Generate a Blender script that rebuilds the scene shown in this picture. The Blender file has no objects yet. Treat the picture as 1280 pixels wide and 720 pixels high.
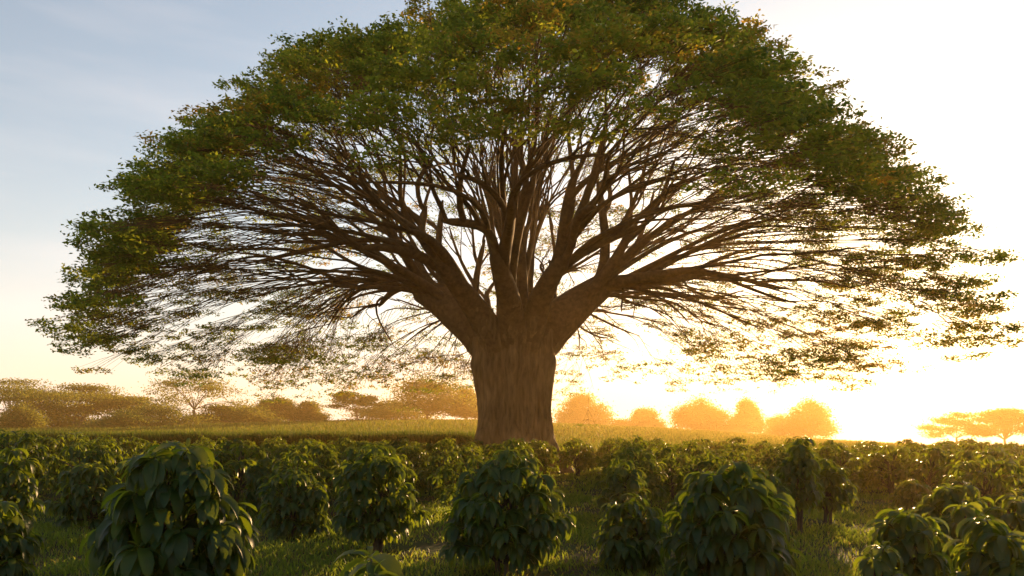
import bpy, bmesh, math, random
import numpy as np
from mathutils import Vector, Matrix, noise as mnoise

rng = np.random.default_rng(11)
random.seed(7)
sc = bpy.context.scene
COL = sc.collection
PI = math.pi
F = 995.0 / 1280.0            # focal length / frame width
CAMZ = 1.6
HZ = 540.0                    # horizon row of the photograph (of 720)


def at(px, d, py=None):
    """pixel column (and row) at distance d -> world x (and z)."""
    x = (px - 640) / 995.0 * d
    return x if py is None else (x, CAMZ + (HZ - py) / 995.0 * d)


# ------------------------------------------------------------------ helpers
def mesh_np(name, V, Fq, mat, parent=None, smooth=False, cols=None, tris=None):
    """one mesh object from numpy vertex array and quad (and triangle) index arrays."""
    me = bpy.data.meshes.new(name)
    V = np.asarray(V, np.float32)
    Fq = np.asarray(Fq, np.int32).reshape(-1, 4) if Fq is not None and len(Fq) else np.zeros((0, 4), np.int32)
    T = np.asarray(tris, np.int32).reshape(-1, 3) if tris is not None and len(tris) else np.zeros((0, 3), np.int32)
    nl = Fq.size + T.size
    me.vertices.add(len(V)); me.vertices.foreach_set('co', V.ravel())
    me.loops.add(nl)
    me.loops.foreach_set('vertex_index', np.concatenate([Fq.ravel(), T.ravel()]).astype(np.int32))
    nf = len(Fq) + len(T)
    me.polygons.add(nf)
    st = np.concatenate([np.arange(len(Fq)) * 4, Fq.size + np.arange(len(T)) * 3]).astype(np.int32)
    me.polygons.foreach_set('loop_start', st)
    if smooth:
        me.polygons.foreach_set('use_smooth', np.ones(nf, bool))
    me.update(calc_edges=True)
    me.validate()
    if cols is not None:
        a = me.attributes.new('tone', 'FLOAT', 'POINT')
        a.data.foreach_set('value', np.asarray(cols, np.float32))
    me.materials.append(mat)
    o = bpy.data.objects.new(name, me)
    COL.objects.link(o)
    if parent is not None:
        o.parent = parent
    return o


def empty(name, loc, label, cat, group=None, rz=0.0):
    o = bpy.data.objects.new(name, None)
    o.empty_display_size = 0.2
    COL.objects.link(o)
    o.location = loc
    o.rotation_euler = (0, 0, rz)
    o['label'] = label
    o['category'] = cat
    if group:
        o['group'] = group
    return o


class Acc:
    """collects vertices and faces."""
    def __init__(s):
        s.v = []; s.f = []; s.n = 0; s.c = []

    def add(s, V, Fq, tone=None):
        V = np.asarray(V, float); Fq = np.asarray(Fq, int)
        s.v.append(V); s.f.append(Fq + s.n); s.n += len(V)
        s.c.append(np.full(len(V), 0.5 if tone is None else tone) if np.isscalar(tone) or tone is None else np.asarray(tone))

    def tube(s, P, R, n=8, cap=False):
        P = np.asarray(P, float); R = np.asarray(R, float)
        m = len(P)
        T = np.gradient(P, axis=0)
        T /= np.linalg.norm(T, axis=1)[:, None] + 1e-9
        ref = np.array([0.13, 0.31, 0.94]) if abs(T[0][2]) < 0.9 else np.array([0.97, 0.2, 0.1])
        a = np.cross(T[0], ref); a /= np.linalg.norm(a)
        ang = np.linspace(0, 2 * PI, n, endpoint=False)
        V = np.zeros((m, n, 3))
        for i in range(m):
            a = a - T[i] * a.dot(T[i]); a /= np.linalg.norm(a) + 1e-9
            b = np.cross(T[i], a)
            V[i] = P[i] + R[i] * (np.cos(ang)[:, None] * a + np.sin(ang)[:, None] * b)
        i, j = np.meshgrid(np.arange(m - 1), np.arange(n), indexing='ij')
        q = np.stack([i * n + j, i * n + (j + 1) % n, (i + 1) * n + (j + 1) % n, (i + 1) * n + j], -1).reshape(-1, 4)
        V = V.reshape(-1, 3)
        if cap and n == 8:
            q = np.concatenate([q, [[3, 2, 1, 0], [7, 4, 3, 0], [7, 6, 5, 4]]])
            b0 = (m - 1) * n
            q = np.concatenate([q, [[b0, b0 + 1, b0 + 2, b0 + 3], [b0, b0 + 3, b0 + 4, b0 + 7], [b0 + 4, b0 + 5, b0 + 6, b0 + 7]]])
        s.add(V, q)

    def build(s, name, mat, parent=None, smooth=False):
        return mesh_np(name, np.concatenate(s.v), np.concatenate(s.f), mat, parent, smooth, np.concatenate(s.c))


def rough(V, scale, amp, seed=0.0):
    o = Vector((seed, seed * 1.7, seed * 0.3))
    return np.array([mnoise.noise_vector(Vector(v) * scale + o) for v in V]) * amp


# ---------------------------------------------------------------- materials
def new_mat(name):
    m = bpy.data.materials.new(name)
    m.use_nodes = True
    nt = m.node_tree
    nt.nodes.clear()
    out = nt.nodes.new('ShaderNodeOutputMaterial')
    return m, nt, out


def ramp(nt, fac, stops):
    r = nt.nodes.new('ShaderNodeValToRGB')
    el = r.color_ramp.elements
    while len(el) > 1:
        el.remove(el[-1])
    el[0].position = stops[0][0]; el[0].color = (*stops[0][1], 1)
    for p, c in stops[1:]:
        e = el.new(p); e.color = (*c, 1)
    nt.links.new(fac, r.inputs[0])
    return r.outputs[0]


def leaf_mat(name, stops, trans, tmix=0.4, rough_=0.45, spec=0.3, nscale=0.0):
    """leaf blade: diffuse + gloss, with light passing through the blade."""
    m, nt, out = new_mat(name)
    N = nt.nodes.new; L = nt.links.new
    at_ = N('ShaderNodeAttribute'); at_.attribute_name = 'tone'
    fac = at_.outputs['Fac']
    if nscale:
        tc = N('ShaderNodeTexCoord'); nz = N('ShaderNodeTexNoise')
        nz.inputs['Scale'].default_value = nscale
        L(tc.outputs['Object'], nz.inputs['Vector'])
        mx = N('ShaderNodeMix'); mx.data_type = 'FLOAT'; mx.inputs[0].default_value = 0.4
        L(fac, mx.inputs[2]); L(nz.outputs[0], mx.inputs[3])
        fac = mx.outputs[0]
    c1 = ramp(nt, fac, stops)
    c2 = ramp(nt, fac, trans)
    p = N('ShaderNodeBsdfPrincipled')
    p.inputs['Roughness'].default_value = rough_
    p.inputs['Specular IOR Level'].default_value = spec
    L(c1, p.inputs['Base Color'])
    t = N('ShaderNodeBsdfTranslucent'); L(c2, t.inputs['Color'])
    mix = N('ShaderNodeMixShader'); mix.inputs[0].default_value = tmix
    L(p.outputs[0], mix.inputs[1]); L(t.outputs[0], mix.inputs[2])
    L(mix.outputs[0], out.inputs['Surface'])
    return m


def bark_mat(name, c0, c1, sc_=(6, 6, 0.7), bump=0.6, dist=0.08):
    m, nt, out = new_mat(name)
    N = nt.nodes.new; L = nt.links.new
    tc = N('ShaderNodeTexCoord'); mp = N('ShaderNodeMapping')
    mp.inputs['Scale'].default_value = sc_
    L(tc.outputs['Object'], mp.inputs['Vector'])
    nz = N('ShaderNodeTexNoise'); nz.inputs['Scale'].default_value = 1.0
    nz.inputs['Detail'].default_value = 8; nz.inputs['Roughness'].default_value = 0.65
    L(mp.outputs[0], nz.inputs['Vector'])
    n2 = N('ShaderNodeTexNoise'); n2.inputs['Scale'].default_value = 0.6; n2.inputs['Detail'].default_value = 5
    L(tc.outputs['Object'], n2.inputs['Vector'])
    mx = N('ShaderNodeMix'); mx.data_type = 'FLOAT'; mx.inputs[0].default_value = 0.4
    L(nz.outputs[0], mx.inputs[2]); L(n2.outputs[0], mx.inputs[3])
    c = ramp(nt, mx.outputs[0], [(0.32, c0), (0.68, c1)])
    p = N('ShaderNodeBsdfPrincipled')
    L(c, p.inputs['Base Color'])
    p.inputs['Roughness'].default_value = 0.9
    p.inputs['Specular IOR Level'].default_value = 0.15
    b = N('ShaderNodeBump'); b.inputs['Strength'].default_value = bump; b.inputs['Distance'].default_value = dist
    L(nz.outputs[0], b.inputs['Height']); L(b.outputs[0], p.inputs['Normal'])
    L(p.outputs[0], out.inputs['Surface'])
    return m


M_BARK = bark_mat('rain_tree_bark', (0.040, 0.023, 0.010), (0.30, 0.180, 0.078), (7, 7, 1.0), 0.9, 0.14)
M_BRANCH = bark_mat('rain_tree_branch_bark', (0.050, 0.029, 0.013), (0.20, 0.115, 0.050), (5, 5, 5), 0.4, 0.05)
M_STEM = bark_mat('shrub_bark', (0.035, 0.028, 0.020), (0.10, 0.08, 0.06), (30, 30, 8), 0.4, 0.01)
M_FARBARK = bark_mat('far_tree_bark', (0.14, 0.10, 0.07), (0.32, 0.25, 0.18), (2, 2, 1), 0.2, 0.05)
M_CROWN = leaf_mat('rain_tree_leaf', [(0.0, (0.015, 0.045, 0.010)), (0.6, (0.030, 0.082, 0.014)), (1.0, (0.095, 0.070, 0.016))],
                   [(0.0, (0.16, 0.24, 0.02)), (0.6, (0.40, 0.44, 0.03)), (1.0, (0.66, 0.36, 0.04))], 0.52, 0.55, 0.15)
M_SHRUB = leaf_mat('coffee_leaf', [(0.0, (0.008, 0.022, 0.007)), (0.6, (0.015, 0.042, 0.010)), (1.0, (0.038, 0.068, 0.014))],
                   [(0.0, (0.16, 0.24, 0.012)), (0.6, (0.34, 0.43, 0.018)), (1.0, (0.60, 0.58, 0.035))], 0.37, 0.42, 0.24, 9.0)
M_FAR = leaf_mat('far_tree_leaf', [(0.0, (0.030, 0.055, 0.016)), (0.6, (0.055, 0.085, 0.022)), (1.0, (0.10, 0.10, 0.03))],
                 [(0.0, (0.24, 0.27, 0.03)), (1.0, (0.46, 0.40, 0.05))], 0.45, 0.6, 0.2)
M_GRASS = leaf_mat('grass_blade', [(0.0, (0.026, 0.054, 0.011)), (0.6, (0.050, 0.088, 0.016)), (1.0, (0.12, 0.105, 0.03))],
                   [(0.0, (0.26, 0.36, 0.03)), (0.6, (0.42, 0.50, 0.04)), (1.0, (0.6, 0.48, 0.09))], 0.44, 0.55, 0.2)
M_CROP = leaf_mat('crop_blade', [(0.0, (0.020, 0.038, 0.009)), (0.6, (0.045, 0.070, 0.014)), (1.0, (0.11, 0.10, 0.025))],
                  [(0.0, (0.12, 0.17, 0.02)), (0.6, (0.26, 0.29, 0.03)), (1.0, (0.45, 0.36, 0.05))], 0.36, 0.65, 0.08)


def ground_mat():
    m, nt, out = new_mat('grassy_soil')
    N = nt.nodes.new; L = nt.links.new
    tc = N('ShaderNodeTexCoord')
    n1 = N('ShaderNodeTexNoise'); n1.inputs['Scale'].default_value = 0.45; n1.inputs['Detail'].default_value = 6
    n2 = N('ShaderNodeTexNoise'); n2.inputs['Scale'].default_value = 9; n2.inputs['Detail'].default_value = 8
    for n in (n1, n2):
        L(tc.outputs['Object'], n.inputs['Vector'])
    mx = N('ShaderNodeMix'); mx.data_type = 'FLOAT'; mx.inputs[0].default_value = 0.35
    L(n1.outputs[0], mx.inputs[2]); L(n2.outputs[0], mx.inputs[3])
    c = ramp(nt, mx.outputs[0], [(0.30, (0.12, 0.066, 0.033)), (0.44, (0.08, 0.056, 0.024)), (0.52, (0.040, 0.055, 0.014)), (0.70, (0.050, 0.072, 0.016))])
    p = N('ShaderNodeBsdfPrincipled'); L(c, p.inputs['Base Color'])
    p.inputs['Roughness'].default_value = 0.95; p.inputs['Specular IOR Level'].default_value = 0.1
    b = N('ShaderNodeBump'); b.inputs['Strength'].default_value = 0.7; b.inputs['Distance'].default_value = 0.05
    L(n2.outputs[0], b.inputs['Height']); L(b.outputs[0], p.inputs['Normal'])
    L(p.outputs[0], out.inputs['Surface'])
    return m


M_GROUND = ground_mat()

# ------------------------------------------------------------------ terrain
def sstep(t):
    t = np.clip(t, 0, 1)
    return t * t * (3 - 2 * t)


CREST = 165.0
_hx = np.array([-120, -80, -55, -35, -8, 14, 30, 42, 66, 92, 140.0])
_hz = np.array([1.6, 2.0, 2.8, 3.3, 3.5, 2.6, 1.9, 1.2, -0.5, -2.0, -2.6])


def terrain(x, y):
    x = np.asarray(x, float); y = np.asarray(y, float)
    xa = x / np.maximum(y, 40.0) * CREST
    H = np.interp(xa, _hx, _hz)
    z = sstep((y - 40) / (CREST - 40)) * H
    z = z - np.maximum(y - CREST - 5, 0) * 0.028
    near = np.clip(1 - (y - 40) / 30, 0, 1)
    z = z + near * 0.035 * (np.sin(x * 0.9 + 0.7 * y) + np.sin(1.7 * x - 0.6 * y + 1.3))
    return z


def build_ground():
    ys = np.concatenate([np.linspace(-40, 0, 9)[:-1], np.linspace(0, 40, 90)[:-1], np.linspace(40, 180, 60)[:-1], np.linspace(180, 330, 16)])
    xs = np.concatenate([np.linspace(-240, -40, 26)[:-1], np.linspace(-40, 40, 130)[:-1], np.linspace(40, 240, 26)])
    X, Y = np.meshgrid(xs, ys)
    V = np.stack([X, Y, terrain(X, Y)], -1).reshape(-1, 3)
    ny, nx = X.shape
    i, j = np.meshgrid(np.arange(ny - 1), np.arange(nx - 1), indexing='ij')
    q = np.stack([i * nx + j, i * nx + j + 1, (i + 1) * nx + j + 1, (i + 1) * nx + j], -1).reshape(-1, 4)
    o = mesh_np('ground', V, q, M_GROUND, None, True)
    o['kind'] = 'structure'


build_ground()

# ------------------------------------------------------------ leaf cards (quads)
def leaf_quads(C, D, U, ln, wd):
    """rhombic leaflets: centre C, long direction D, face normal U, length, width."""
    n = len(C)
    D = D / (np.linalg.norm(D, axis=1)[:, None] + 1e-9)
    S = np.cross(D, U); S /= np.linalg.norm(S, axis=1)[:, None] + 1e-9
    U2 = np.cross(S, D)
    ln = ln[:, None]; wd = wd[:, None]
    V = np.stack([C - D * ln * 0.5, C + S * wd * 0.5 + U2 * ln * 0.06, C + D * ln * 0.5, C - S * wd * 0.5 + U2 * ln * 0.06], 1)
    return V.reshape(-1, 3), np.arange(n * 4).reshape(-1, 4)


# ================================================================= RAIN TREE
TX, TY = at(642, 33), 33.0
TREE_SEED = 5


def dome_z(u, az):
    near = 0.5 + 0.5 * np.cos(az)                 # 1 towards the camera
    zr = 4.9 + 3.3 * near ** 2.6
    za = 16.7
    return zr + (za - zr) * np.clip(1 - u ** 2.4, 0, 1) ** (1 / 1.2)


def rain_tree():
    g = np.random.default_rng(TREE_SEED)
    root = empty('rain_tree', (TX, TY, 0), 'huge spreading tree with fluted brown trunk and broad umbrella crown above the shrubs', 'tree')

    # -------- tip targets on the dome, in pads
    pads = []
    tries = 0
    while len(pads) < 430 and tries < 90000:
        tries += 1
        u = math.sqrt(g.uniform(0.0, 1.0)); az = g.uniform(0, 2 * PI)
        e_ = 0.004
        slope = float(dome_z(np.array(max(u - e_, 0)), np.array(az)) - dome_z(np.array(min(u + e_, 1)), np.array(az))) / (2 * e_ * 16.3)
        if g.random() > math.sqrt(1 + slope * slope) / 2.6:
            continue
        Rr = 16.3 * (1 + 0.05 * max(0, math.sin(az)) + 0.05 * math.sin(3 * az + 1.0) + 0.03 * math.sin(7 * az))
        r = Rr * u
        z = float(dome_z(np.array(u), np.array(az))) - abs(g.normal(0, 0.25))
        tier = (5.2 * u + 0.55 * math.sin(3 * az + 0.7) + 0.35 * math.sin(7 * az)) % 1.0
        z -= 0.95 * (1 - tier) ** 1.3 * min(1, u * 2)
        p = np.array([r * math.sin(az), -r * math.cos(az), z])
        ok = True
        for q in pads:
            d = p - q
            if d[0] ** 2 + d[1] ** 2 + 2.0 * d[2] ** 2 < 1.16 ** 2:
                ok = False; break
        if ok:
            pads.append(p)
    NTOP = len(pads)
    # lower layers inside the dome and the drooping fringe
    for _ in range(26):
        az = PI + g.normal(0, 1.15); u = g.uniform(0.5, 0.97)
        z = float(dome_z(np.array(u), np.array(az))) - g.uniform(1.2, 3.0)
        pads.append(np.array([16 * u * math.sin(az), -16 * u * math.cos(az), max(z, 5.2 + 1.5 * (0.5 + 0.5 * math.cos(az)))]))
    for _ in range(64):
        az = PI + g.uniform(-1.55, 1.55)
        r = g.uniform(8.5, 15.5)
        if abs(az - (PI - 0.42)) < 0.5 and g.random() < 0.5:
            continue
        pads.append(np.array([r * math.sin(az), -r * math.cos(az), g.uniform(4.3, 5.8)]))
    pads = np.array(pads)
    T = []; padid = []
    for i, p in enumerate(pads):
        k = g.integers(4, 6) if i < NTOP else g.integers(3, 5)
        u_ = min(math.hypot(p[0], p[1]) / 16.3, 0.97)
        tilt = 0.75 * min(1.3, float(dome_z(np.array(u_ - 0.02), np.array(PI / 2)) - dome_z(np.array(u_ + 0.02), np.array(PI / 2))) / (0.04 * 16.3)) if i < NTOP else 0.1
        rad = p[:2] / (np.linalg.norm(p[:2]) + 1e-6)
        tan = np.array([-rad[1], rad[0]])
        for _ in range(k):
            a, b = g.normal(0, 0.50), g.normal(0, 0.72)
            T.append([p[0] + rad[0] * a + tan[0] * b, p[1] + rad[1] * a + tan[1] * b, p[2] + g.normal(0, 0.07) - 0.10 * (a * a + b * b) - tilt * a])
            padid.append(i)
    T = np.array(T); padid = np.array(padid)

    NSP = 9
    SPR = []
    for i, p in enumerate(T):
        low = padid[i] >= NTOP + 26
        ca = g.uniform(0, 2 * PI, NSP); cr = np.sqrt(g.uniform(0.02, 1, NSP)) * (1.35 if low else 0.80)
        SPR.append(np.stack([p[0] + cr * np.cos(ca), p[1] + cr * np.sin(ca), p[2] + g.normal(0, 0.16 if low else 0.06, NSP)], 1))

    # -------- hierarchy of clusters (k-means on direction-like coordinates)
    def feat(P):
        return np.stack([P[:, 0], P[:, 1], P[:, 2] * 1.3], 1)

    def kmeans(P, k, it=12):
        k = min(k, len(P))
        c = P[g.choice(len(P), k, replace=False)].copy()
        for _ in range(it):
            d = ((P[:, None] - c[None]) ** 2).sum(-1)
            l = d.argmin(1)
            for j in range(k):
                if (l == j).any():
                    c[j] = P[l == j].mean(0)
        return l

    Z0 = 4.75

    def flow(t, tg, arch):
        """point at parameter t (0..1) of the stream line from the trunk fork to target tg."""
        r = math.hypot(tg[0], tg[1]); d = tg[:2] / (r + 1e-6)
        h = tg[2]
        p0r, p0z = 0.48 * min(1, r / 6), Z0 - 0.3 * min(1, r / 12)
        p1r = 0.37 * r + 0.15; p1z = Z0 + 0.60 * (h - Z0) + arch * 0.20 * r
        p2r, p2z = r, h
        rr = (1 - t) ** 2 * p0r + 2 * t * (1 - t) * p1r + t * t * p2r
        zz = (1 - t) ** 2 * p0z + 2 * t * (1 - t) * p1z + t * t * p2z
        return np.array([d[0] * rr, d[1] * rr, zz])

    KS = [9, 4, 4, 4]                      # children per level (the second by size)
    TE = [0.36, 0.54, 0.72, 0.86, 1.0]     # end parameter of each level
    RAD = [(0.80, 0.29), (0.30, 0.115), (0.120, 0.048), (0.043, 0.017), (0.015, 0.008)]
    limbs = []                             # each: dict(limb path, acc for limb, list of branch accs)
    stubs = []

    def path(parent, ts, te, tg, arch, wig, npt):
        ptg, parch, poff = (tg, arch, None) if parent is None else parent
        dur = max(0.10, (te - ts) * (1.0 if te > 0.99 else 1.2))
        dur = min(dur, te - ts) if te > 0.99 else dur
        out = []; ph = g.uniform(0, 6.28, 3); fr = g.uniform(9, 17, 3) / max(te - ts, 0.15) * 0.25
        for t in np.linspace(ts, te, npt):
            s = float(sstep((t - ts) / dur)) if parent is not None else 1.0
            et = ptg * (1 - s) + tg * s; ea = parch * (1 - s) + arch * s
            q = flow(t, et, ea)
            w = (t - ts) / (te - ts + 1e-6)
            off = (np.sin(ph + fr * (t - ts)) - np.sin(ph)) * wig * w
            if poff is not None:
                off = off + poff
            if te > 0.99:
                off = off * (1 - w)
            out.append((t, q, off, np.array([*et, ea])))
        return out

    def grow(idx, level, parent, ts, lim, acc, rpar=None):
        """idx: tip indices of this branch; parent: (target, arch, path-lookup)."""
        tg = T[idx].mean(0)
        if level == 0:
            arch = 1.12 + g.normal(0, 0.15)
        else:
            arch = parent[1] + g.normal(0, 0.10)
        te = TE[level]
        wig = [0.30, 0.34, 0.34, 0.26, 0.14][level]
        npt = [14, 10, 9, 7, 6][level]
        pp = None
        if parent is not None:
            lk = parent[2](ts); pp = (lk[3:6], lk[6], lk[:3])
        P = path(pp, ts, te, tg, arch, wig, npt)
        pts = np.array([p[1] + p[2] for p in P]); tt = np.array([p[0] for p in P]); offs = np.array([np.concatenate([p[2], p[3]]) for p in P])
        r0, r1 = RAD[level]
        n_ref = [len(T) / 10, len(T) / 40, len(T) / 160, len(T) / 600, 1][level]
        f = min(max((len(idx) / n_ref) ** 0.5, 0.45), 1.7)
        if level >= 1 and tg[2] < 6.6:
            f *= 0.60
        w = np.linspace(0, 1, npt)
        R = (r0 * (1 - w) + r1 * w) * f
        if level < 4:
            R[-1] *= 0.45
        nseg = [14, 10, 7, 5, 4][level]
        if level == 0:
            acc = Acc()
            R = np.minimum(R, 0.84); R[0] *= 0.72; R[1] *= 0.86; R[2] *= 0.95
            stubs.append((pts, R))
            lim = dict(acc=acc, br=[])
            limbs.append(lim)
        elif level == 1:
            acc = Acc()
            lim['br'].append(acc)
        if level >= 1 and rpar is not None:
            R = np.minimum(R, rpar * 0.82)
        acc.tube(pts, R, nseg)
        look = lambda t: np.array([np.interp(t, tt, offs[:, k]) for k in range(7)])
        if level == 4:
            for c in SPR[idx[0]][:6]:
                b0 = pts[-3] if g.random() < 0.5 else pts[-2]
                acc.tube([b0, (b0 + c) / 2 + [0, 0, 0.05], c], [0.010, 0.008, 0.005], 3)
            return
        if level == 3:
            groups = [[i] for i in idx]
        else:
            if len(idx) < 3:
                groups = [[i] for i in idx]
            else:
                kk = KS[level + 1]
                if level == 0:
                    kk = max(3, int(round(len(idx) / (len(T) / 42))))
                l = kmeans(feat(T[idx]), kk)
                groups = [[idx[i] for i in np.where(l == j)[0]] for j in range(l.max() + 1)]
                groups = [q for q in groups if q]
        ng = len(groups)
        lo = ts + (te - ts) * (0.30 if level else 0.38)
        order = g.permutation(ng)
        for j in range(ng):
            tsj = te - (te - lo) * (1 - (order[j] + 0.5) / max(ng - 0.5, 0.5)) * 0.97 - 0.012
            grow(groups[j], level + 1, (tg, arch, look), tsj, lim, acc, float(np.interp(tsj, tt, R)))

    ang = np.arctan2(T[:, 0], -T[:, 1])
    rr = np.hypot(T[:, 0], T[:, 1])
    # limbs: first-level clusters in direction space (outer ring + upright centre)
    inner = rr < 6.0
    lab = np.full(len(T), -1)
    lab[inner] = kmeans(feat(T[inner]), 5)
    ai = ang.copy()
    edges = np.sort(np.array([-2.45, -1.05, -0.40, 0.30, 0.98, 2.40, 3.1]))
    lab[~inner] = 6 + (np.searchsorted(edges, ai[~inner]) % len(edges))
    for l in np.unique(lab):
        grow(list(np.where(lab == l)[0]), 0, None, 0.0, None, None)

    # -------- trunk: fluted loft fused with the limb roots
    tb = Acc()
    zs = np.concatenate([np.linspace(-0.4, 1.6, 14), np.linspace(1.75, 5.2, 18)])
    th = np.linspace(0, 2 * PI, 72, endpoint=False)
    V = []
    for z in zs:
        base = 1.28 + 0.95 * math.exp(-max(z, -0.3) / 1.15) + 0.09 * max(0, z - 2.6) + 0.24 * max(0, (z - 3.1) / 2.0) ** 1.5
        lob = 0.14 * (1 - 1.6 * np.abs(np.sin(2.5 * th + 0.4 + 0.10 * z))) + 0.10 * (1 - 1.6 * np.abs(np.sin(4.5 * th + 1.9 - 0.15 * z))) + 0.03 * np.cos(13 * th + 0.4 + 0.2 * z)
        grow_ = 1 + 0.9 * math.exp(-max(z, 0) / 0.8)
        rr_ = base * (1 + lob * grow_) - 0.16 * np.exp(-((np.angle(np.exp(1j * (th - (-PI / 2 + 0.62)))) / 0.10) ** 2))
        if z > 4.4:
            rr_ = rr_ * (1 - 0.30 * (z - 4.4))
        V.append(np.stack([rr_ * np.cos(th), rr_ * 0.95 * np.sin(th), np.full_like(th, z)], 1))
    n = len(th); m = len(zs)
    V = np.concatenate(V)
    i, j = np.meshgrid(np.arange(m - 1), np.arange(n), indexing='ij')
    q = np.stack([i * n + j, i * n + (j + 1) % n, (i + 1) * n + (j + 1) % n, (i + 1) * n + j], -1).reshape(-1, 4)
    V = np.concatenate([V, [[0, 0, zs[0]], [0, 0, zs[-1]]]])
    tb.add(V[:-2], q)
    tmp = mesh_np('trunk_loft', V, q, M_BARK, None, True,
                  tris=[[(k + 1) % n, k, len(V) - 2] for k in range(n)] + [[(m - 1) * n + k, (m - 1) * n + (k + 1) % n, len(V) - 1] for k in range(n)])
    bm = bmesh.new(); bm.from_mesh(tmp.data)
    for P, R in stubs:
        a = Acc()
        k = 8
        f = np.linspace(1.12, 0.90, k)
        dr = P[3][:2] / (np.linalg.norm(P[3][:2]) + 1e-6)
        q0 = np.linalg.norm(P[0][:2])
        rr0 = min(R[0] * 1.12, 0.80)
        pre = np.array([[*(dr * 1.25), -0.3], [*(dr * 1.02), 0.7], [*(dr * 0.90), 1.9], [*(dr * (0.5 * q0 + 0.40)), 3.3]])
        a.tube(np.concatenate([pre, P[:k]]), np.concatenate([np.array([0.80, 0.70, 0.66, 0.72]) * (0.55 + 0.45 * rr0 / 0.8), np.minimum(R[:k] * f, np.linspace(0.80, 1.0, k))]), 8, cap=True)
        vs = [bm.verts.new(v) for v in np.concatenate(a.v)]
        for fc in np.concatenate(a.f):
            bm.faces.new([vs[x] for x in fc])
    bm.to_mesh(tmp.data); bm.free()
    md = tmp.modifiers.new('fuse', 'REMESH'); md.mode = 'VOXEL'; md.voxel_size = 0.065; md.use_smooth_shade = True
    m2 = tmp.modifiers.new('soft', 'SMOOTH'); m2.factor = 0.5; m2.iterations = 9
    dg = bpy.context.evaluated_depsgraph_get()
    ev = bpy.data.meshes.new_from_object(tmp.evaluated_get(dg))
    nv = len(ev.vertices)
    co = np.zeros(nv * 3); ev.vertices.foreach_get('co', co); co = co.reshape(-1, 3)
    nn = np.zeros(nv * 3); ev.vertices.foreach_get('normal', nn); nn = nn.reshape(-1, 3)
    dsp = np.array([0.6 * mnoise.fractal(Vector((c[0] * 3.6, c[1] * 3.6, c[2] * 0.55)), 0.7, 2.1, 4) + 0.9 * (0.35 - abs(mnoise.noise(Vector((c[0] * 2.3, c[1] * 2.3, c[2] * 0.4 + 4))))) + 1.9 * (0.25 - abs(mnoise.noise(Vector((c[0] * 1.25, c[1] * 1.25, c[2] * 0.16 + 9))))) * min(1, max(0, (6.0 - c[2]) / 1.5)) + 0.5 * mnoise.noise(Vector(c) * 1.5) for c in co])
    co = co + nn * (dsp * 0.10)[:, None]
    ev.vertices.foreach_set('co', co.ravel())
    ev.materials.clear(); ev.materials.append(M_BARK)
    ev.polygons.foreach_set('use_smooth', np.ones(len(ev.polygons), bool))
    ev.update()
    bpy.data.objects.remove(tmp)
    tr = bpy.data.objects.new('trunk', ev); COL.objects.link(tr); tr.parent = root

    for lim in limbs:
        lo = lim['acc'].build('limb', M_BRANCH, root, True)
        for b in lim['br']:
            b.build('branch', M_BRANCH, lo, True)

    # -------- foliage: flat layered sprays of leaflets round every tip
    Vs = []; Cs = []
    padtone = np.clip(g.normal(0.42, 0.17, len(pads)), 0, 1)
    sun_russet = g.random(len(pads)) < np.where(np.arange(len(pads)) >= NTOP, 0.5, 0.07)
    padtone[sun_russet] = g.uniform(0.72, 0.95, int(sun_russet.sum()))  # orange sunlight on inner pads put into their leaf tone; few top pads
    for i, p in enumerate(T):
        k = int(g.integers(190, 310))
        pd = pads[padid[i]]
        fr = padid[i] >= NTOP + 26
        farside = 0.5 - 0.5 * math.cos(math.atan2(p[0], -p[1]))
        k = int(k * (0.95 - 0.62 * farside ** 1.5 * min(1, math.hypot(p[0], p[1]) / 9)))
        if fr:
            k = int(k * 0.62)
        cen = SPR[i]
        w = g.integers(0, NSP, k)
        off = g.normal(0, 1, (k, 3)) * np.array([0.135, 0.135, 0.05]) * (0.8 if fr else 1.0)
        C = cen[w] + off
        D = g.normal(0, 1, (k, 3)); D[:, 2] = D[:, 2] * 0.35 - 0.25
        U = g.normal(0, 0.55, (k, 3)); U[:, 2] += 1.0
        v, _ = leaf_quads(C, D, U, g.uniform(0.09, 0.19, k), g.uniform(0.05, 0.085, k))
        Vs.append(v)
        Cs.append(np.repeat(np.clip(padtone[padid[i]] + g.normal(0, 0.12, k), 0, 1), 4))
    V = np.concatenate(Vs)
    print('crown leaves', len(V) // 4, 'tips', len(T))
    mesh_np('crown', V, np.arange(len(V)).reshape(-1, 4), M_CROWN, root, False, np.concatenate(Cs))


rain_tree()

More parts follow.
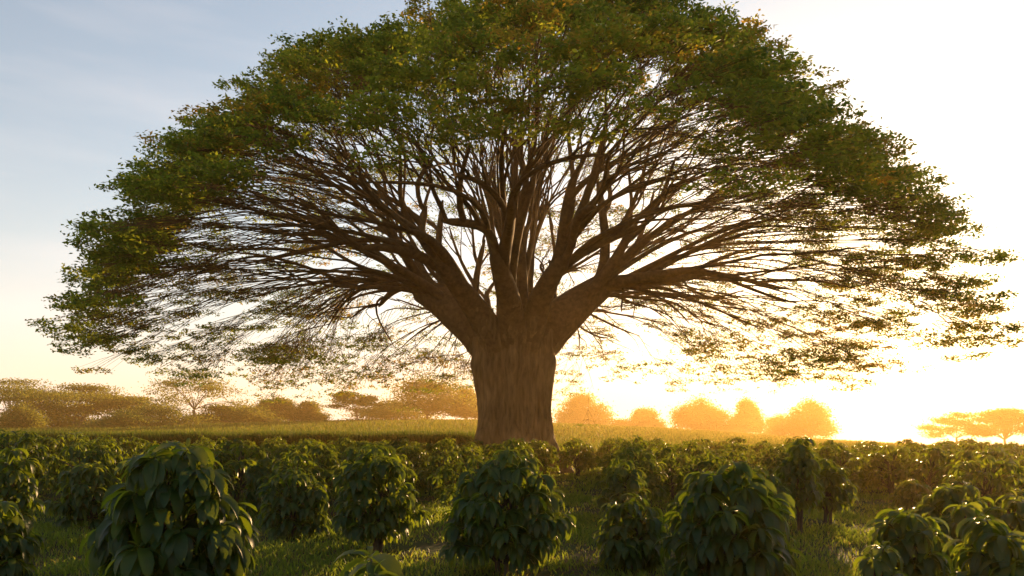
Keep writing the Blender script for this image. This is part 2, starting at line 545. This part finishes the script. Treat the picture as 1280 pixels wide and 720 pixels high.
# ============================================================ COFFEE SHRUBS
def big_leaf(base, az, el0, droop, ln, wd, fold, roll, nseg=4):
    """an elongated drooping leaf: rows of three points, folded on the midrib, ribs arching down."""
    P = [np.array(base, float)]
    el = el0
    d = None
    dirs = []
    for k in range(nseg):
        d = np.array([math.cos(el) * math.cos(az), math.cos(el) * math.sin(az), math.sin(el)])
        dirs.append(d)
        P.append(P[-1] + d * ln / nseg)
        el = max(el - droop / nseg, -1.5)
    dirs.append(d)
    prof = np.interp(np.linspace(0, 1, nseg + 1), [0, 0.22, 0.5, 0.78, 1], [0.10, 0.80, 1.0, 0.66, 0.03])
    side0 = np.array([-math.sin(az), math.cos(az), 0])
    V = []
    for k in range(nseg + 1):
        up = np.cross(dirs[k], side0) * -1
        up = -np.cross(side0, dirs[k])
        s = side0 * math.cos(roll) + up * math.sin(roll)
        n_ = np.cross(dirs[k], s)
        h = wd * 0.5 * prof[k]
        V += [P[k] + s * h + n_ * h * fold, P[k], P[k] - s * h + n_ * h * fold]
    q = []
    for k in range(nseg):
        a = k * 3
        q += [[a, a + 1, a + 4, a + 3], [a + 1, a + 2, a + 5, a + 4]]
    return V, q


def shrub_meshes(seed, w, h, nwh, ll=0.30, stem_h=0.25, nseg=4, lpw=12, sunlit_tone=0.0):
    """foliage and stem geometry of one drooping shrub; unit size w x h metres."""
    g = np.random.default_rng(seed)
    fol = Acc(); st = Acc()
    nst = int(g.integers(1, 4))
    tops = []
    for k in range(nst):
        a = g.uniform(0, 6.28); r = 0.05 * (nst > 1)
        b = np.array([r * math.cos(a), r * math.sin(a), -0.05])
        tip = np.array([g.normal(0, 0.10 * w), g.normal(0, 0.10 * w), h * 0.8])
        mid = (b + tip) / 2 + np.array([g.normal(0, 0.03), g.normal(0, 0.03), 0])
        t = np.linspace(0, 1, 7)[:, None]
        P = (1 - t) ** 2 * b + 2 * t * (1 - t) * mid + t * t * tip
        st.tube(P, np.linspace(0.034, 0.012, 7) * (1.3 if nst == 1 else 1), 7)
        tops.append(P)
    # whorls over an irregular dome
    lump = g.uniform(0, 6.28, 4)
    k = 0
    wh = []
    tries = 0
    while len(wh) < nwh and tries < 4000:
        tries += 1
        u = g.uniform(0, 1)
        z = stem_h * h + (1 - stem_h) * h * u ** 0.75
        zz = (z / h - stem_h) / (1 - stem_h)
        prof = math.sqrt(max(0, 1 - zz ** 2.6)) * (0.80 + 0.20 * min(1, zz / 0.35))
        az = g.uniform(0, 2 * PI)
        r = w * 0.5 * prof * (1 + 0.14 * math.sin(2 * az + lump[0]) + 0.12 * math.sin(3 * az + lump[1] + 3 * zz) + g.normal(0, 0.15)) * 0.82
        c = np.array([r * math.cos(az), r * math.sin(az), z * (1 + g.normal(0, 0.03))])
        if all(np.linalg.norm(c - q[0]) > 0.78 * ll for q in wh):
            wh.append((c, az, zz))
    for c, az, zz in wh:
        # twig
        S = tops[int(g.integers(0, nst))]
        s = S[min(6, max(1, int(7 * min(c[2] / h, 0.99) * 0.8)))]
        t = np.linspace(0, 1, 5)[:, None]
        mid = (s + c) / 2 + np.array([0, 0, 0.10 * h * 0.6])
        st.tube((1 - t) ** 2 * s + 2 * t * (1 - t) * mid + t * t * c, np.linspace(0.011, 0.005, 5), 5)
        tone = float(np.clip(g.normal(0.42, 0.16) + 0.12 * (zz > 0.75) + sunlit_tone, 0, 1))
        n = max(7, int((lpw + 4) * g.uniform(0.75, 1.25)))
        a0 = g.uniform(0, 6.28)
        for j in range(n):
            la = a0 + j * 2.39996 + g.normal(0, 0.2)
            ox, oy = math.cos(la) * 0.75 + math.cos(az) * 0.45 * (1 - zz * 0.5), math.sin(la) * 0.75 + math.sin(az) * 0.45 * (1 - zz * 0.5)
            la = math.atan2(oy, ox)
            lev = j / n
            b = c + np.array([math.cos(la), math.sin(la), 0]) * 0.02 + np.array([0, 0, -0.10 * lev * ll * 3 + 0.02])
            L = ll * g.uniform(0.72, 1.2)
            v, q = big_leaf(b, la, g.uniform(-0.25, 0.45) - 0.6 * lev, g.uniform(1.3, 2.2), L, L * g.uniform(0.30, 0.40), g.uniform(0.12, 0.4), g.normal(0, 0.3), nseg)
            tv = np.full(len(v), tone + g.normal(0, 0.10) + (0.45 if g.random() < 0.025 else 0))
            tv[1::3] += 0.30
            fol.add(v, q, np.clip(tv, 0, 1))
        for j in range(int(g.integers(1, 4))):              # young shoots
            L = ll * g.uniform(0.25, 0.5)
            v, q = big_leaf(c + np.array([0, 0, 0.02]), g.uniform(0, 6.28), g.uniform(0.5, 1.2), g.uniform(0.6, 1.6), L, L * 0.33, 0.35, g.normal(0, 0.3), nseg)
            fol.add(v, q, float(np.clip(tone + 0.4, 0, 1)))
    return fol, st


SHRUB_VARIANTS = {}


def shrub_variant(key):
    if key not in SHRUB_VARIANTS:
        seed, w, h, nwh, ll, sh, nseg, lpw = key
        fol, st = shrub_meshes(seed, w, h, nwh, ll, sh, nseg, lpw, 0.65 if seed == 39 else 0.0)  # sunlight on the bottom-edge shrub put into a lighter leaf tone
        fo = fol.build('foliage', M_SHRUB, None, True)
        so = st.build('stem', M_STEM, None, True)
        SHRUB_VARIANTS[key] = [fo, so, False]
    return SHRUB_VARIANTS[key]


def place_shrub(key, x, y, label, sx=1.0, sz=1.0, rz=None, group='coffee shrubs of the plantation', sink=0.0):
    v = shrub_variant(key)
    r = empty('coffee_shrub', (x, y, float(terrain(x, y)) - sink), label, 'shrub', group, random.uniform(0, 6.28) if rz is None else rz)
    r.scale = (sx, sx * random.uniform(0.9, 1.1), sz)
    r.rotation_euler = (random.gauss(0, 0.05), random.gauss(0, 0.05), r.rotation_euler[2])
    for o in v[:2]:
        c = o
        if v[2]:
            c = o.copy(); COL.objects.link(c)
        c.parent = r
    v[2] = True
    return r


# near shrubs, each by hand: px, distance, width(px), top row, label, (seed, whorls, leaf, stem height)
NEAR = [
    # px   d     wpx  top  label
    (212, 7.4, 205, 553, 'largest left shrub with long drooping leaves, its right flank lit yellow-green', 21, 46, 0.36, 0.10, 15),
    (468, 10.6, 112, 557, 'tall dark shrub on two bare stems over a brown soil patch, left of the trunk', 22, 48, 0.25, 0.20, 13),
    (368, 12.0, 92, 588, 'low two-humped shrub between the largest left shrub and the tall dark two-stemmed one', 23, 36, 0.25, 0.12, 12),
    (628, 8.75, 165, 572, 'broad dark round shrub standing in front of the trunk of the huge tree', 24, 62, 0.25, 0.16, 13),
    (115, 13.0, 84, 577, 'dark rounded shrub just left of and behind the largest left shrub', 25, 36, 0.25, 0.10, 12),
    (918, 8.0, 172, 590, 'big shrub with pale broad leaves at its front and a brightly lit right flank', 26, 50, 0.31, 0.10, 15),
    (788, 9.3, 100, 625, 'small low shrub on grass left of the big shrub with the lit right flank', 27, 34, 0.24, 0.10, 12),
    (780, 14.0, 66, 575, 'narrow upright shrub behind the small low shrub, right of the trunk', 28, 30, 0.24, 0.15, 12),
    (880, 11.2, 92, 590, 'middle sized shrub half hidden behind the big shrub with the lit right flank', 29, 34, 0.24, 0.15, 12),
    (945, 11.8, 70, 585, 'bright topped shrub peeking over the lit right shoulder of the big shrub', 30, 30, 0.24, 0.15, 12),
    (997, 12.4, 62, 558, 'slim tall shrub on one bare visible stem, first of the pair on open grass', 31, 36, 0.23, 0.30, 12),
    (1034, 13.2, 58, 584, 'short dark shrub on a thin bare stem beside the slim tall one', 32, 28, 0.23, 0.28, 12),
    (1142, 16.0, 54, 596, 'small round ball-shaped shrub at the far end of the grass gap on the right', 33, 28, 0.25, 0.05, 12),
    (1136, 7.3, 112, 638, 'low spreading shrub at the grass edge with a bright yellow left rim', 34, 34, 0.25, 0.05, 13),
    (1193, 9.6, 96, 594, 'domed shrub rising behind the low spreading ones on the right', 35, 40, 0.25, 0.08, 13),
    (1212, 8.2, 92, 622, 'dark shrub below and in front of the domed one on the right', 36, 34, 0.25, 0.05, 13),
    (1262, 9.0, 88, 607, 'dark shrub with a thin bright rim cut by the right border', 37, 36, 0.25, 0.05, 13),
    (1245, 5.9, 150, 648, 'nearest right corner shrub with lit leaves pointing right', 38, 42, 0.27, 0.04, 13),
    (1098, 6.3, 80, 690, 'tiny low shrub at the bottom edge, left of the right corner shrub', 43, 18, 0.22, 0.04, 11),
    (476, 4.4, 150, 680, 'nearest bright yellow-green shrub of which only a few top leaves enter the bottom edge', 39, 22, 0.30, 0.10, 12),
    (8, 10.5, 60, 566, 'shrub cut by the left border with bright top leaves', 40, 32, 0.25, 0.15, 12),
    (-4, 8.0, 90, 632, 'low shrub cut by the lower left border with yellow top leaves', 41, 26, 0.25, 0.05, 12),
    (330, 15.5, 50, 573, 'shrub seen just right of the largest left shrub, behind it', 42, 28, 0.25, 0.12, 12),
]
occupied = []
for px, d, wpx, top, label, seed, nwh, ll, sh, lpw in NEAR:
    x = at(px, d)
    h = CAMZ - (top - HZ) / 995.0 * d
    w = wpx / 995.0 * d
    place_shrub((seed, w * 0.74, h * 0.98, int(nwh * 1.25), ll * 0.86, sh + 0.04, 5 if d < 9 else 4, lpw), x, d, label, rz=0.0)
    occupied.append((x, d, w * 0.5))

FARKEYS = [(60 + k, 1.05 + 0.08 * (k % 4), 1.25, 42 - (k % 3) * 6, 0.20 + 0.015 * (k % 3), 0.14 + 0.06 * (k % 3), 3, 10) for k in range(10)]
GAPS = [(655, 755, 14, 27.5), (985, 1110, 10, 17.0), (500, 545, 11, 19), (15, 75, 10, 17)]      # grass openings: px range, distance range
LANES = [(1.5, 23.0, 0.8, 28.0), (at(1050, 14.0), 14.0, 0.95, 19.5), (at(528, 15.0), 15.0, 0.7, 26.0)]
row = 0
y = 14.6
nfar = 0
while y < 34.5:
    half = 0.68 * y + 1.0
    x = -half + random.uniform(0, 1.0)
    while x < half:
        px = 640 + x / y * 995
        yy = y + random.uniform(-0.35, 0.35)
        skip = any(a < px < b and d0 < yy < d1 for a, b, d0, d1 in GAPS)
        skip = skip or any((x - ox) ** 2 + (yy - oy) ** 2 < (0.45 + ow) ** 2 for ox, oy, ow in occupied)
        skip = skip or any(y0 < yy < y1 and abs(x - (x0 + 0.445 * (yy - y0))) < wd_ for x0, y0, wd_, y1 in LANES)
        skip = skip or ((x - TX) ** 2 + (yy - TY) ** 2 < 2.9 ** 2)
        skip = skip or (row < 1 and random.random() < 0.35) or random.random() < 0.04
        if not skip:
            tall = 1.0 + 0.22 * float(sstep((200 - px) / 160.0)) + random.uniform(-0.10, 0.10)
            if px > 1120:
                tall *= 0.97
            side = 'left of' if px < 580 else ('in front of' if px < 700 else 'right of')
            depth = 'mid-distance shrub of the looser rows' if row < 3 else 'far shrub in the packed hedge-like rows'
            place_shrub(FARKEYS[random.randrange(10)], x, yy, '%s %s the huge trunk' % (depth, side),
                        random.uniform(0.92, 1.15), tall, group='%s %s the trunk' % ('looser middle rows' if row < 3 else 'packed far rows', side))
            nfar += 1
        x += random.uniform(1.35, 1.95) if row < 3 else random.uniform(1.2, 1.65)
    y += 2.15
    row += 1
print('far shrubs', nfar)

# ============================================================== GRASS + CROP
def blades(name, X, Y, H, W, mat, lean=0.35, tone=None, seed=0, segs=2):
    g = np.random.default_rng(seed)
    n = len(X)
    Z = terrain(X, Y) - 0.01
    a = g.uniform(0, 2 * PI, n); s = np.stack([np.cos(a), np.sin(a), np.zeros(n)], 1)
    la = g.uniform(0, 2 * PI, n)
    l = np.stack([np.cos(la), np.sin(la), np.zeros(n)], 1) * (H * lean * g.uniform(0.2, 1.6, n))[:, None]
    B = np.stack([X, Y, Z], 1)
    up = np.array([0, 0, 1.0])
    m = B + l * 0.3 + up * (H * 0.6)[:, None]
    t = B + l + up * H[:, None]
    w = W[:, None]
    V = np.stack([B - s * w * 0.5, B + s * w * 0.5, m + s * w * 0.42, m - s * w * 0.42, t], 1).reshape(-1, 3)
    k = np.arange(n)[:, None] * 5
    q = k + np.array([[0, 1, 2, 3]])
    tr = k + np.array([[3, 2, 4]])
    tn = g.uniform(0, 1, n) if tone is None else tone
    o = mesh_np(name, V, q, mat, None, False, np.repeat(tn, 5), tris=tr)
    return o


g = np.random.default_rng(3)
n = 270000
yy = 3.2 + (42 - 3.2) * g.uniform(0, 1, n) ** 1.7
xx = g.uniform(-1, 1, n) * (0.68 * yy + 1.0)
cl = np.array([mnoise.noise(Vector((a * 0.55, b * 0.55, 3.1))) + 0.5 * mnoise.noise(Vector((a * 2.1, b * 2.1, 9.1))) for a, b in zip(xx, yy)])
keep = cl + g.uniform(-0.35, 0.35, n) > -0.10
xx, yy, cl = xx[keep], yy[keep], cl[keep]
hh = (0.045 + 0.05 * np.clip(cl + 0.4, 0, 1)) * g.uniform(0.6, 1.7, len(xx))
ww = 0.006 + 0.0011 * yy
o = blades('grass', xx, yy, hh, ww * g.uniform(0.7, 1.3, len(xx)), M_GRASS, 0.7, np.clip(0.55 - 0.5 * cl + g.normal(0, 0.18, len(xx)), 0, 1), 4)
o['kind'] = 'stuff'

# crop field behind the tree, to the crest
n = 95000
yy = 41 + (CREST + 3 - 41) * g.uniform(0, 1, n) ** 1.35
xx = g.uniform(-1, 1, n) * (0.70 * yy + 4)
lft = sstep((2 - xx / yy * 40) / 10.0)
yfront = 43.5 - 2 * (1 - lft)
keep = yy > yfront
xx, yy, lft = xx[keep], yy[keep], lft[keep]
hh = (0.75 + 0.85 * lft * np.clip(1.4 - yy / 110, 0, 1)) * g.uniform(0.75, 1.08, len(xx))
tn = g.beta(2, 2.4, len(xx))
nf = 34000                                  # the tall dense front rows left of the tree
yf = g.uniform(43.0, 47.5, nf); xf = g.uniform(-34, 1.0, nf)
hf = 1.72 * g.uniform(0.45, 1.0, nf) ** 0.5 * (1 - 0.35 * sstep((xf + 3) / 4.0))
xx = np.concatenate([xx, xf]); yy = np.concatenate([yy, yf]); hh = np.concatenate([hh, hf])
tn = np.concatenate([tn, g.uniform(0, 0.3, nf)])  # shade of the crop's front face put into darker blade tones
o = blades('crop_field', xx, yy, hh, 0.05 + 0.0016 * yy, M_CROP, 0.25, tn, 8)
o['kind'] = 'stuff'

# ============================================================== DISTANT TREES
def far_tree(px, d, base_py, top_py, wpx, label, seed, shape='umbrella', dens=1.0, trunk_w=0.03, lean=0.0, kind='spreading_tree', stems=1):
    g = np.random.default_rng(seed)
    x = at(px, d)
    zb = float(terrain(x, d))
    ztop = CAMZ + (HZ - top_py) / 995.0 * d
    H = ztop - zb
    W = wpx / 995.0 * d
    root = empty(kind, (x, d, zb), label, 'tree', 'distant trees along the field edge')
    tk = Acc()
    cb = {'umbrella': 0.34, 'round': 0.22, 'bush': 0.02, 'airy': 0.40}[shape]
    ncl = int({'umbrella': 34, 'round': 46, 'bush': 34, 'airy': 30}[shape])
    cl = []
    for k in range(ncl):
        a = g.uniform(0, 2 * PI); u = math.sqrt(g.uniform(0.0, 1))
        r = W * 0.46 * u
        if shape == 'umbrella':
            z = H * (0.97 - 0.38 * u ** 2.0) - H * abs(g.normal(0, 0.05)) - (H * 0.16 * (g.random() < 0.25))
        elif shape == 'airy':
            z = H * (0.95 - 0.40 * u ** 1.8) - H * g.uniform(0, 0.20)
        else:
            top = H * (0.97 - (0.97 - cb - 0.1) * u ** 2.6)
            z = top - (top - H * cb) * (g.uniform(0, 1) ** 1.6) * 0.85
        cl.append([r * math.cos(a), r * math.sin(a), z])
    cl = np.array(cl)
    tr = max(0.12, trunk_w * H)
    forks = []
    for s in range(stems):
        fa = g.uniform(0, 6.28)
        fk = np.array([lean * H * 0.3 + (0.06 * W * math.cos(fa) if stems > 1 else 0), 0.06 * W * math.sin(fa) if stems > 1 else 0, H * max(cb * 0.75, 0.16)])
        b = np.array([0.25 * fk[0], 0.25 * fk[1], -0.3])
        t = np.linspace(0, 1, 6)[:, None]
        tk.tube(b * (1 - t) + fk * t + np.sin(t * 4 + s) * 0.02 * H * np.array([1, 0.6, 0]), np.linspace(tr * 1.25, tr * 0.8, 6), 8)
        forks.append(fk)
    tk.build('trunk', M_FARBARK, root, True)
    lb = Acc()
    for c in cl[::2]:
        fk = forks[int(g.integers(0, stems))]
        t = np.linspace(0, 1, 6)[:, None]
        mid = fk * 0.55 + c * 0.45 + np.array([0, 0, 0.12 * H])
        bw = 0.22 if shape == 'airy' else 0.45
        lb.tube((1 - t) ** 2 * fk + 2 * t * (1 - t) * mid + t * t * c, np.linspace(tr * bw, tr * 0.08, 6), 5)
    lb.build('branches', M_FARBARK, root, True)
    Vs = []; Cs = []
    nper = int(240 * dens)
    sx = W * {'umbrella': 0.105, 'round': 0.11, 'bush': 0.12, 'airy': 0.085}[shape]
    sz = H * {'umbrella': 0.035, 'round': 0.075, 'bush': 0.09, 'airy': 0.035}[shape]
    ls = max(0.28, d * 0.0021)
    for c in cl:
        off = g.normal(0, 1, (nper, 3)) * np.array([sx, sx, sz])
        D = g.normal(0, 1, (nper, 3)); D[:, 2] *= 0.5
        U = g.normal(0, 0.7, (nper, 3)); U[:, 2] += 0.8
        v, _ = leaf_quads(c + off, D, U, g.uniform(0.7, 1.5, nper) * ls, g.uniform(0.5, 0.9, nper) * ls)
        v[:, 2] = np.maximum(v[:, 2], 0.05)
        Vs.append(v); Cs.append(np.repeat(np.clip(g.normal(0.45, 0.15) + g.normal(0, 0.12, nper), 0, 1), 4))
    V = np.concatenate(Vs)
    mesh_np('crown', V, np.arange(len(V)).reshape(-1, 4), M_FAR, root, False, np.concatenate(Cs))
    return root


FT = [
    (22, 150, 530, 475, 150, 'flat topped tree at the far left border, above the row of pale trunks', 1, 'umbrella', 1.5),
    (98, 165, 530, 478, 120, 'wide flat crowned tree on pale stems, second from the left border', 2, 'umbrella', 1.5),
    (70, 172, 530, 503, 130, 'dense low woodland tree filling behind the pale trunks at far left', 41, 'bush', 2.2),
    (318, 190, 527, 508, 120, 'low dense tree line filling between airy tree and small golden twins', 42, 'bush', 1.8),
    (490, 185, 525, 503, 110, 'low dense hazy tree between the lacy domed tree and the dense golden tree', 43, 'bush', 1.8),
    (28, 138, 531, 505, 46, 'dark round bushy tree low in front of the pale trunks at far left', 3, 'bush', 1.6),
    (150, 170, 530, 492, 90, 'low olive crowned tree sloping down right of the flat topped pair', 4, 'umbrella', 1.4),
    (150, 128, 529, 512, 70, 'low rounded scrub tree under the sloping olive crown at left', 15, 'bush', 1.4),
    (205, 140, 529, 505, 110, 'long low dense thicket tree under the airy one at left', 5, 'bush', 1.6),
    (243, 150, 528, 459, 118, 'airy see-through tree with scattered leaf tufts, tallest left of the trunk', 6, 'airy', 0.85),
    (290, 158, 527, 506, 90, 'low golden tree right below the airy see-through one', 7, 'round', 1.3),
    (347, 175, 526, 499, 54, 'first of two small golden round trees between airy tree and trunk', 8, 'round', 1.3),
    (385, 178, 525, 503, 44, 'second small golden round tree, nearer the trunk than its twin', 9, 'round', 1.3),
    (446, 150, 524, 485, 74, 'loose lacy domed tree left of the dense golden tree', 10, 'airy', 0.85),
    (534, 165, 523, 475, 108, 'large dense golden tree just left of the huge trunk', 11, 'round', 1.7),
    (583, 172, 523, 488, 40, 'small golden tree tucked against the left edge of the huge trunk', 12, 'round', 1.4),
    (728, 259, 530, 496, 66, 'hazy orange tree with a tufted top, first right of the huge trunk', 21, 'round', 1.6),
    (809, 273, 533, 512, 38, 'smallest hazy orange round tree right of the huge trunk', 22, 'round', 1.6),
    (770, 273, 533, 525, 70, 'very low hazy shrub belt between two orange round trees', 32, 'bush', 1.3),
    (872, 251, 535, 497, 58, 'tall dome shaped hazy orange tree, middle of the right side', 23, 'round', 1.8),
    (898, 260, 535, 514, 52, 'low hazy tree leaning on the dome shaped orange one', 24, 'bush', 1.6),
    (932, 256, 536, 503, 36, 'narrow hazy orange tree right of the dome shaped one', 25, 'round', 1.6),
    (977, 263, 538, 520, 44, 'low hazy bush tree left of the ragged tree by the glare', 26, 'bush', 1.4),
    (1012, 249, 538, 501, 52, 'ragged hazy orange tree beside the white glare of the sun', 27, 'round', 1.5),
    (1196, 215, 548, 514, 74, 'loose hazy tree with open crown left of the last orange tree by the right border', 28, 'airy', 1.2),
    (1256, 205, 551, 511, 76, 'last orange tree with a short visible trunk by the right border', 29, 'umbrella', 1.8),
]
for px, d, b, t, w, lab, sd, shp, dn in FT:
    far_tree(px, d, b, t, w, lab, sd, shp, dn, stems=5 if sd in (1, 2, 4) else 1)

# ==================================================================== LIGHT
SUN_AZ = math.radians(24.0)       # clockwise from +Y
SUN_EL = math.radians(6.2)
w = bpy.data.worlds.new('World'); sc.world = w; w.use_nodes = True
nt = w.node_tree; nt.nodes.clear()
out = nt.nodes.new('ShaderNodeOutputWorld'); bg = nt.nodes.new('ShaderNodeBackground')
sky = nt.nodes.new('ShaderNodeTexSky'); sky.sky_type = 'NISHITA'; sky.sun_disc = False
sky.sun_elevation = SUN_EL; sky.sun_rotation = SUN_AZ
sky.air_density = 1.0; sky.dust_density = 1.0; sky.ozone_density = 1.5
bg.inputs['Strength'].default_value = 0.12
# thin cirrus veil: wisps, denser towards the horizon where one looks through more of it
tc = nt.nodes.new('ShaderNodeTexCoord')
sep = nt.nodes.new('ShaderNodeSeparateXYZ'); nt.links.new(tc.outputs['Generated'], sep.inputs[0])


def wmath(op, a, b=None):
    n_ = nt.nodes.new('ShaderNodeMath'); n_.operation = op
    for k_, v_ in enumerate((a, b)):
        if v_ is None:
            continue
        if isinstance(v_, (int, float)):
            n_.inputs[k_].default_value = v_
        else:
            nt.links.new(v_, n_.inputs[k_])
    return n_.outputs[0]


zpos = wmath('MAXIMUM', sep.outputs[2], 0.0)
veil = wmath('ADD', wmath('MULTIPLY', wmath('EXPONENT', wmath('MULTIPLY', zpos, -6.0)), 0.74), 0.07)
mp = nt.nodes.new('ShaderNodeMapping'); mp.inputs['Rotation'].default_value = (0.2, -0.42, 0.3); mp.inputs['Scale'].default_value = (1.2, 1.2, 7.0)
nt.links.new(tc.outputs['Generated'], mp.inputs['Vector'])
cn = nt.nodes.new('ShaderNodeTexNoise'); cn.inputs['Scale'].default_value = 1.7; cn.inputs['Detail'].default_value = 5; cn.inputs['Roughness'].default_value = 0.5
nt.links.new(mp.outputs[0], cn.inputs['Vector'])
wisp = ramp(nt, cn.outputs[0], [(0.45, (0, 0, 0)), (0.75, (1, 1, 1))])
veil = wmath('ADD', veil, wmath('MULTIPLY', wisp, 0.22))
cm = nt.nodes.new('ShaderNodeMix'); cm.data_type = 'RGBA'
nt.links.new(veil, cm.inputs[0]); nt.links.new(sky.outputs[0], cm.inputs[6]); cm.inputs[7].default_value = (5.2, 4.45, 4.1, 1)
nt.links.new(cm.outputs[2], bg.inputs[0]); nt.links.new(bg.outputs[0], out.inputs[0])

sl = bpy.data.lights.new('sun', 'SUN'); sl.energy = 5.0; sl.angle = math.radians(0.5); sl.color = (1.0, 0.63, 0.28)
so = bpy.data.objects.new('sun', sl); COL.objects.link(so)
sd = Vector((math.sin(SUN_AZ) * math.cos(SUN_EL), math.cos(SUN_AZ) * math.cos(SUN_EL), math.sin(SUN_EL)))
so.rotation_euler = sd.to_track_quat('Z', 'Y').to_euler()
so.location = (60, 120, 40)

# --------------------------------------------------------------------- haze
def haze():
    m, nt, out = new_mat('morning_haze')
    v = nt.nodes.new('ShaderNodeVolumePrincipled')
    v.inputs['Color'].default_value = (1.0, 0.62, 0.22, 1)
    v.inputs['Density'].default_value = 0.0009
    v.inputs['Anisotropy'].default_value = 0.60
    nt.links.new(v.outputs[0], out.inputs['Volume'])
    bm = bmesh.new()
    bmesh.ops.create_cube(bm, size=1.0)
    lo = np.array([-245, -45, -11.0]); hi = np.array([245, 335, 19.5])
    for vtx in bm.verts:
        for k in range(3):
            vtx.co[k] = lo[k] if vtx.co[k] < 0 else hi[k]
    me = bpy.data.meshes.new('haze'); bm.to_mesh(me); bm.free()
    me.materials.append(m)
    o = bpy.data.objects.new('haze', me); COL.objects.link(o)
    o['kind'] = 'stuff'


haze()

# ------------------------------------------------------------------- camera
cd = bpy.data.cameras.new('camera'); co_ = bpy.data.objects.new('camera', cd); COL.objects.link(co_)
co_.location = (0, 0, CAMZ); co_.rotation_euler = (PI / 2, 0, 0)
cd.sensor_width = 36; cd.lens = 36 * F
cd.shift_y = (HZ - 360) / 1280.0
cd.clip_start = 0.05; cd.clip_end = 3000
sc.camera = co_

vs = sc.view_settings
sc.display_settings.display_device = 'sRGB'
vs.view_transform = 'Standard'; vs.look = 'None'; vs.gamma = 1; vs.use_curve_mapping = False
vs.exposure = 1.17
sc.cycles.max_bounces = 6
sc.cycles.volume_bounces = 1
sc.cycles.use_denoising = True
